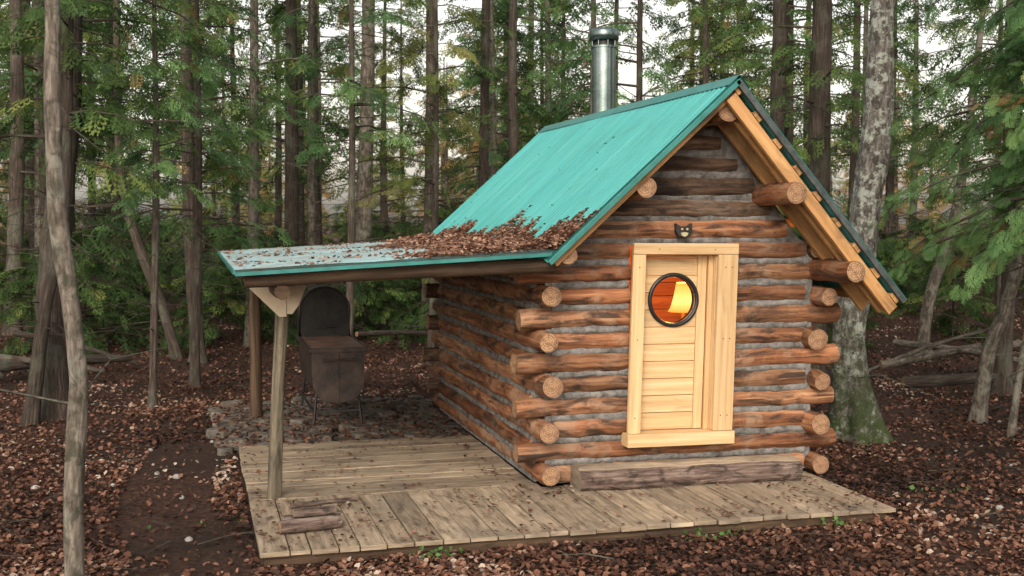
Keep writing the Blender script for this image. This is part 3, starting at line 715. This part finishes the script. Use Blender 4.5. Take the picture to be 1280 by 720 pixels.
def tree(name,pts,rad,bark,nb=30,z0=2.,z1=8.,Lb=1.6,k=14,fl=.34,mat=None,tm='m',dead=16,seg=14,flare=(.5,.35),seed=0,amp=.07,azr=None,dens=1.0,parent=None,tonebias=0,droop=.35):
    r_=np.random.default_rng(seed+11); random.seed(seed+5)
    mb=MB(); pts=[Vector(p) for p in pts]; zb=pts[0].z
    tube(mb,pts,rad,seg,0,None,amp,3.5,False,step=.22,flare=(zb+flare[0],flare[1],zb))
    def on(z):
        for a,b in zip(pts,pts[1:]):
            if a.z<=z<=b.z: t=(z-a.z)/(b.z-a.z); return np.array(a.lerp(b,t))
        return np.array(pts[-1])
    Fr=[];tn=[]
    for i in range(nb):
        f=(i+r_.random())/nb; z=z0+(z1-z0)*f; az=r_.uniform(0,6.283) if azr is None else r_.uniform(*azr)
        L_=Lb*r_.uniform(.5,1.2)*(1-.45*f); fr,sp=branch_fronds(on(z),az,L_,r_.uniform(.0,.35),droop*r_.uniform(.6,1.3),int(k*dens),fl,r_)
        tt=np.clip(r_.normal(.45+tonebias,.22),0,.95)
        Fr+=fr; tn+=[np.clip(tt+r_.normal(0,.15),0,1) for _ in fr]
        br=max(.006,L_*.009); tube(mb,sp,[br*1.5,br,br*.7,.002],5,0,None,0,chamf=False)
    for i in range(dead):
        z=r_.uniform(zb+.6,max(z0+2.5,zb+3)); az=r_.uniform(0,6.283); L_=r_.uniform(.25,1.4); p=on(z); e=r_.uniform(-.25,.35)
        q=p+np.array([math.cos(az)*L_*.5,math.sin(az)*L_*.5,e*L_*.5]); w=p+np.array([math.cos(az+.2)*L_,math.sin(az+.2)*L_,e*L_-.2*L_])
        tube(mb,[p,q,w],[.009,.006,.002],4,0,None,0,chamf=False)
        w2=q+np.array([math.cos(az-.7)*L_*.4,math.sin(az-.7)*L_*.4,.05]); tube(mb,[q,w2],[.005,.001],3,0,None,0,chamf=False)
    ob=mb.build(name,[bark,mat or M_fol],None)
    if Fr:
        V,F,R=foliage(np.array([f[0] for f in Fr]),np.array([f[1] for f in Fr]),np.array([f[2] for f in Fr]),np.array([f[3] for f in Fr]),np.array(tn),TM[tm])
        fo=npmesh('crown',V,F,[bark,mat or M_fol],R,np.ones(len(F)))
        bpy.ops.object.select_all(action='DESELECT'); fo.select_set(True); ob.select_set(True)
        bpy.context.view_layer.objects.active=ob; bpy.ops.object.join()
    ob.parent=parent
    return ob
def G(x,y): return float(gz(x,y))-.08
RX_,RY_=.9655,-.2605
def path(x,y,offs):
    return [(x+o*RX_,y+o*RY_,z if i else G(x,y)) for i,(z,o) in enumerate(offs)]
TR=[
 (-.70,7.34,[(0,0),(.6,.0),(1.25,.045),(1.75,0),(2.2,-.055),(2.9,-.075),(3.6,-.06),(5.5,-.15),(8,-.1)],.060,M_barkg,dict(nb=10,z0=4.8,z1=8,Lb=1.2,dead=3,flare=(.3,.25),amp=.1,seg=22)),
 (-1.58,14.6,[(0,0),(1.5,.02),(4,.25),(10,.4)],.19,M_bark,dict(nb=40,z0=2.8,z1=10,Lb=1.9,dead=30,seg=22)),
 (-1.80,14.2,[(0,0),(1.2,.2),(2.4,.45),(6,.6)],.085,M_bark,dict(nb=14,z0=3.2,z1=6,Lb=1.2)),
 (.07,19.25,[(0,0),(3,-.12),(9,-.1),(12,0)],.12,M_bark,dict(nb=30,z0=2.8,z1=12,Lb=1.8,mat=M_folb)),
 (-.25,19.85,[(0,0),(.8,-.25),(2.3,-.75),(4,-.9),(11,-.8)],.085,M_bark,dict(nb=24,z0=2.8,z1=11,Lb=1.7)),
 (.94,20.8,[(0,0),(3,.1),(11,.2)],.11,M_barkg,dict(nb=26,z0=2.8,z1=11,Lb=1.8)),
 (1.72,21.9,[(0,0),(4,.05),(13,.1)],.145,M_bark,dict(nb=28,z0=3.4,z1=13,Lb=1.7)),
 (2.11,21.8,[(0,0),(4,.0),(11,.1)],.085,M_barkg,dict(nb=16,z0=3.8,z1=11,Lb=1.6,mat=M_folb)),
 (3.02,22.3,[(0,0),(2,.1),(6,.22),(13,.3)],.17,M_barkg,dict(nb=20,z0=5,z1=13,Lb=1.7)),
 (4.13,21.3,[(0,0),(5,.1),(13,0)],.13,M_bark,dict(nb=30,z0=2.8,z1=13,Lb=1.7)),
 (5.62,23.3,[(0,0),(5,.1),(13,.2)],.12,M_bark,dict(nb=28,z0=3,z1=13,Lb=1.8)),
 (5.94,21.2,[(0,0),(5,-.2),(13,0)],.11,M_bark,dict(nb=30,z0=3,z1=12,Lb=1.8)),
 (8.63,15.3,[(0,0),(4,.05),(12,.1)],.19,M_bark,dict(nb=38,z0=3.2,z1=12,Lb=1.8,dead=24)),
 (6.69,10.94,[(0,0),(.35,-.03),(.9,-.09),(2.0,.02),(3.3,.16),(6,.2),(9,.1)],.185,M_birch,dict(nb=18,z0=4.8,z1=9,Lb=1.6,seg=36,flare=(.7,.75),amp=.15,dead=4,azr=(-1.8,1.6))),
 (8.49,11.4,[(0,0),(.7,.12),(1.5,.38),(3.5,.8),(6,1.0)],.085,M_barkg,dict(nb=20,z0=2.6,z1=6,Lb=1.5)),
 (11.1,16.3,[(0,0),(1,.12),(2.6,.55),(7,1.0)],.1,M_barkg,dict(nb=24,z0=2.6,z1=7,Lb=1.6)),
 (8.31,10.6,[(0,0),(1,.15),(3,.5),(5,.7)],.04,M_barkg,dict(nb=14,z0=2.5,z1=5,Lb=1.2,dead=5)),
 (-3.2,23.2,[(0,0),(5,.2),(12,.1)],.16,M_bark,dict(nb=30,z0=2.8,z1=12,Lb=1.9)),
 (-1.64,28.1,[(0,0),(5,.0),(12,.1)],.17,M_bark,dict(nb=26,z0=3.5,z1=12,Lb=1.9)),
 (-4.3,17.5,[(0,0),(5,.0),(10,.1)],.12,M_bark,dict(nb=26,z0=3,z1=10,Lb=1.8)),
 (9.6,18.5,[(0,0),(5,.1),(12,.1)],.17,M_bark,dict(nb=36,z0=2.4,z1=12,Lb=1.9)),
 (10.2,13.2,[(0,0),(3,.1),(9,.1)],.11,M_bark,dict(nb=38,z0=2.2,z1=9,Lb=1.8)),
]
for i,(x,y,offs,r0,bk,kw) in enumerate(TR):
    p=path(x,y,offs); n=len(p); rad=[r0*(1-.75*max(0,(q[2]/p[-1][2]))**1.2) for q in p]
    nm={id(M_birch):'birch_tree',id(M_barkg):'slender_tree'}.get(id(bk),'cedar_tree')
    tree(nm,p,rad,bk,seed=i,**kw)
tree('cedar_tree',path(6.75,7.75,[(0,0),(3,.05),(7,0)]),[.11,.085,.02],M_bark,nb=64,z0=2.1,z1=6.5,Lb=1.5,k=34,fl=.20,mat=M_folb,tm='f',seed=50,azr=(2.4,4.4),droop=.5,dead=4,tonebias=.15)
tree('cedar_tree',path(8.6,10.0,[(0,0),(3,.05),(7,0)]),[.10,.08,.02],M_bark,nb=64,z0=1.9,z1=6.5,Lb=2.0,k=30,fl=.23,mat=M_folb,tm='f',seed=51,droop=.5,tonebias=.1)
tree('cedar_tree',path(.0,16.6,[(0,0),(3,.1),(7,.1)]),[.07,.05,.015],M_bark,nb=38,z0=1.9,z1=7,Lb=1.5,k=18,fl=.28,mat=M_folb,seed=52,tonebias=.2)
tree('cedar_tree',path(-.5,14.9,[(0,0),(3,.1),(6.5,.1)]),[.05,.04,.01],M_bark,nb=22,z0=2.4,z1=6.5,Lb=1.2,k=16,fl=.24,mat=M_folb,seed=55,tonebias=.25,droop=.5)
tree('cedar_tree',path(2.2,17.6,[(0,0),(3,.1),(8,.1)]),[.07,.05,.015],M_bark,nb=28,z0=3.2,z1=8,Lb=1.5,k=18,fl=.28,mat=M_folb,seed=53,tonebias=.1)
tree('cedar_tree',path(3.6,18.3,[(0,0),(3,.1),(8,.1)]),[.07,.05,.015],M_bark,nb=28,z0=2.4,z1=8,Lb=1.5,k=18,fl=.28,mat=M_foly,seed=57,tonebias=0)
tree('cedar_tree',path(6.4,16.8,[(0,0),(3,.1),(8,.1)]),[.08,.06,.015],M_bark,nb=38,z0=2.8,z1=8,Lb=1.7,k=18,fl=.28,mat=M_folb,seed=54)
far=empty('distant_forest')
var=[]
for v in range(6):
    H=[11,13,12,9,14,7][v]
    o=tree('forest_tree',[(0,0,-.3),(.1,.05,H*.4),(0,.1,H)],[.15,.10,.02],[M_bark,M_bark,M_barkg,M_bark,M_bark,M_barkg][v],nb=[46,44,40,60,56,50][v],z0=[1.6,3.0,3.2,.6,1.5,.5][v],z1=H*.98,Lb=2.3,k=13,fl=.46,mat=[M_fol,M_fol,M_folb,M_foly,M_foly,M_folg][v],tm='c',seed=80+v,parent=far,seg=8,dead=26,amp=.04,tonebias=.1)
    var.append(o)
rr=random.Random(3); cnt=0
def inst(v,x,y,s_,):
    o=bpy.data.objects.new(var[v].name,var[v].data); o.location=(x,y,float(gz(x,y))-.05*s_); o.rotation_euler=(0,0,rr.uniform(0,6.28)); o.scale=(s_,s_,s_*rr.uniform(.9,1.15)); o.parent=far; COL.objects.link(o)
for v,(x,y) in enumerate([(-6,26),(0,33),(9,30),(15,32),(3,44),(-6,50)]):
    var[v].location=(x,y,float(gz(x,y)))
for _ in range(68):
    A_=rr.uniform(-.75,.8)+math.radians(15.1); D_=24*math.exp(rr.random()*.55); x=D_*math.sin(A_);y=D_*math.cos(A_)
    inst(rr.choice([0,1,1,2,2,0]),x,y,rr.uniform(.75,1.15))
for _ in range(80):
    A_=rr.uniform(-.7,.75)+math.radians(15.1); D_=rr.uniform(38,70); x=D_*math.sin(A_);y=D_*math.cos(A_)
    inst(rr.choice([3,4,4,5,5]) if D_<52 else rr.choice([4,5,3,5]),x,y,rr.uniform(.65,1.0))
for _ in range(22):
    A_=rr.uniform(1.4,5.3); D_=rr.uniform(14,26); inst(rr.choice([0,1,2]),D_*math.sin(A_)+2,D_*math.cos(A_),rr.uniform(.8,1.1))
sh=tree('understory_shrub',[(0,0,-.2),(0,0,.6),(0,0,1.6)],[.02,.015,.004],M_bark,nb=26,z0=.1,z1=1.6,Lb=1.1,k=12,fl=.3,seed=99,parent=None,seg=5,dead=14,mat=M_fol,tonebias=-.1,tm='m')
under=empty('understory'); sh.parent=under; sh.location=(-1,25,float(gz(-1,25)))
for _ in range(110):
    A_=rr.uniform(-.6,.65)+math.radians(15.1); D_=20.5*math.exp(rr.random()*.85); x=D_*math.sin(A_);y=D_*math.cos(A_)
    o=bpy.data.objects.new('understory_shrub',sh.data); s_=rr.uniform(.5,1.5); o.location=(x,y,float(gz(x,y))); o.rotation_euler=(0,0,rr.uniform(0,6)); o.scale=(s_,s_,s_); o.parent=under; COL.objects.link(o)
for i,(a,b_,r0,bk) in enumerate([((9.3,14.6,.15),(11.6,13.9,.5),.07,M_barkg),((9.0,13.6,.05),(11.5,12.8,.1),.08,M_bark),((9.9,15.2,.4),(11.0,12.6,.2),.05,M_barkg),((9.2,14.9,.0),(10.4,13.6,.75),.035,M_barkg),
     ((-3.4,17.2,.1),(-.9,18.3,.15),.10,M_bark),((-3.8,18.2,.3),(-1.2,17.2,.1),.06,M_bark),((-2.6,19.0,.5),(-.8,18.6,0),.05,M_bark),((2.6,19.5,.3),(4.6,20.5,.1),.05,M_bark),((-4,16,.0),(-2.5,17,.1),.12,M_bark)]):
    m=MB(); mid=((a[0]+b_[0])/2,(a[1]+b_[1])/2,(a[2]+b_[2])/2+.06); tube(m,[a,mid,b_],[r0,r0*.85,r0*.5],10,0,1,.1,step=.25); m.build('fallen_log',[bk,M_end],None)

# ---------------------------------------------------------------- light, world, camera
w=bpy.data.worlds.new('World'); S.world=w; w.use_nodes=True; nt=w.node_tree; bg=nt.nodes['Background']
sky=nt.nodes.new('ShaderNodeTexSky'); sky.sky_type='NISHITA'; sky.sun_disc=False
el,az=math.radians(32),math.radians(205)
sky.sun_elevation=el; sky.sun_rotation=az; sky.air_density=1.2; sky.dust_density=3
hs=nt.nodes.new('ShaderNodeHueSaturation'); hs.inputs['Saturation'].default_value=.3
nt.links.new(sky.outputs[0],hs.inputs['Color'])
mx=nt.nodes.new('ShaderNodeMix'); mx.data_type='RGBA'; mx.blend_type='MULTIPLY'; mx.inputs[0].default_value=1; mx.inputs[7].default_value=(2.45,2.26,2.08,1)
nt.links.new(hs.outputs[0],mx.inputs[6]); nt.links.new(mx.outputs[2],bg.inputs[0]); bg.inputs[1].default_value=.12
sl=bpy.data.lights.new('sun','SUN'); sl.energy=.95; sl.angle=math.radians(14); sl.color=(1,.94,.85)
so=bpy.data.objects.new('sun',sl); COL.objects.link(so)
sd=Vector((math.sin(az)*math.cos(el),math.cos(az)*math.cos(el),math.sin(el)))
so.rotation_euler=sd.to_track_quat('Z','Y').to_euler(); so.location=(0,0,20)
cam=bpy.data.cameras.new('camera'); co=bpy.data.objects.new('camera',cam); COL.objects.link(co)
cam.sensor_width=36; cam.lens=1480/1280*36; cam.clip_end=600
co.location=(0,0,2.2); co.rotation_euler=(math.radians(90-3.33),0,math.radians(-15.1))
cam.dof.use_dof=True; cam.dof.focus_distance=9.6; cam.dof.aperture_fstop=4
S.camera=co
S.view_settings.view_transform='Standard'; S.view_settings.look='None'; S.view_settings.exposure=0
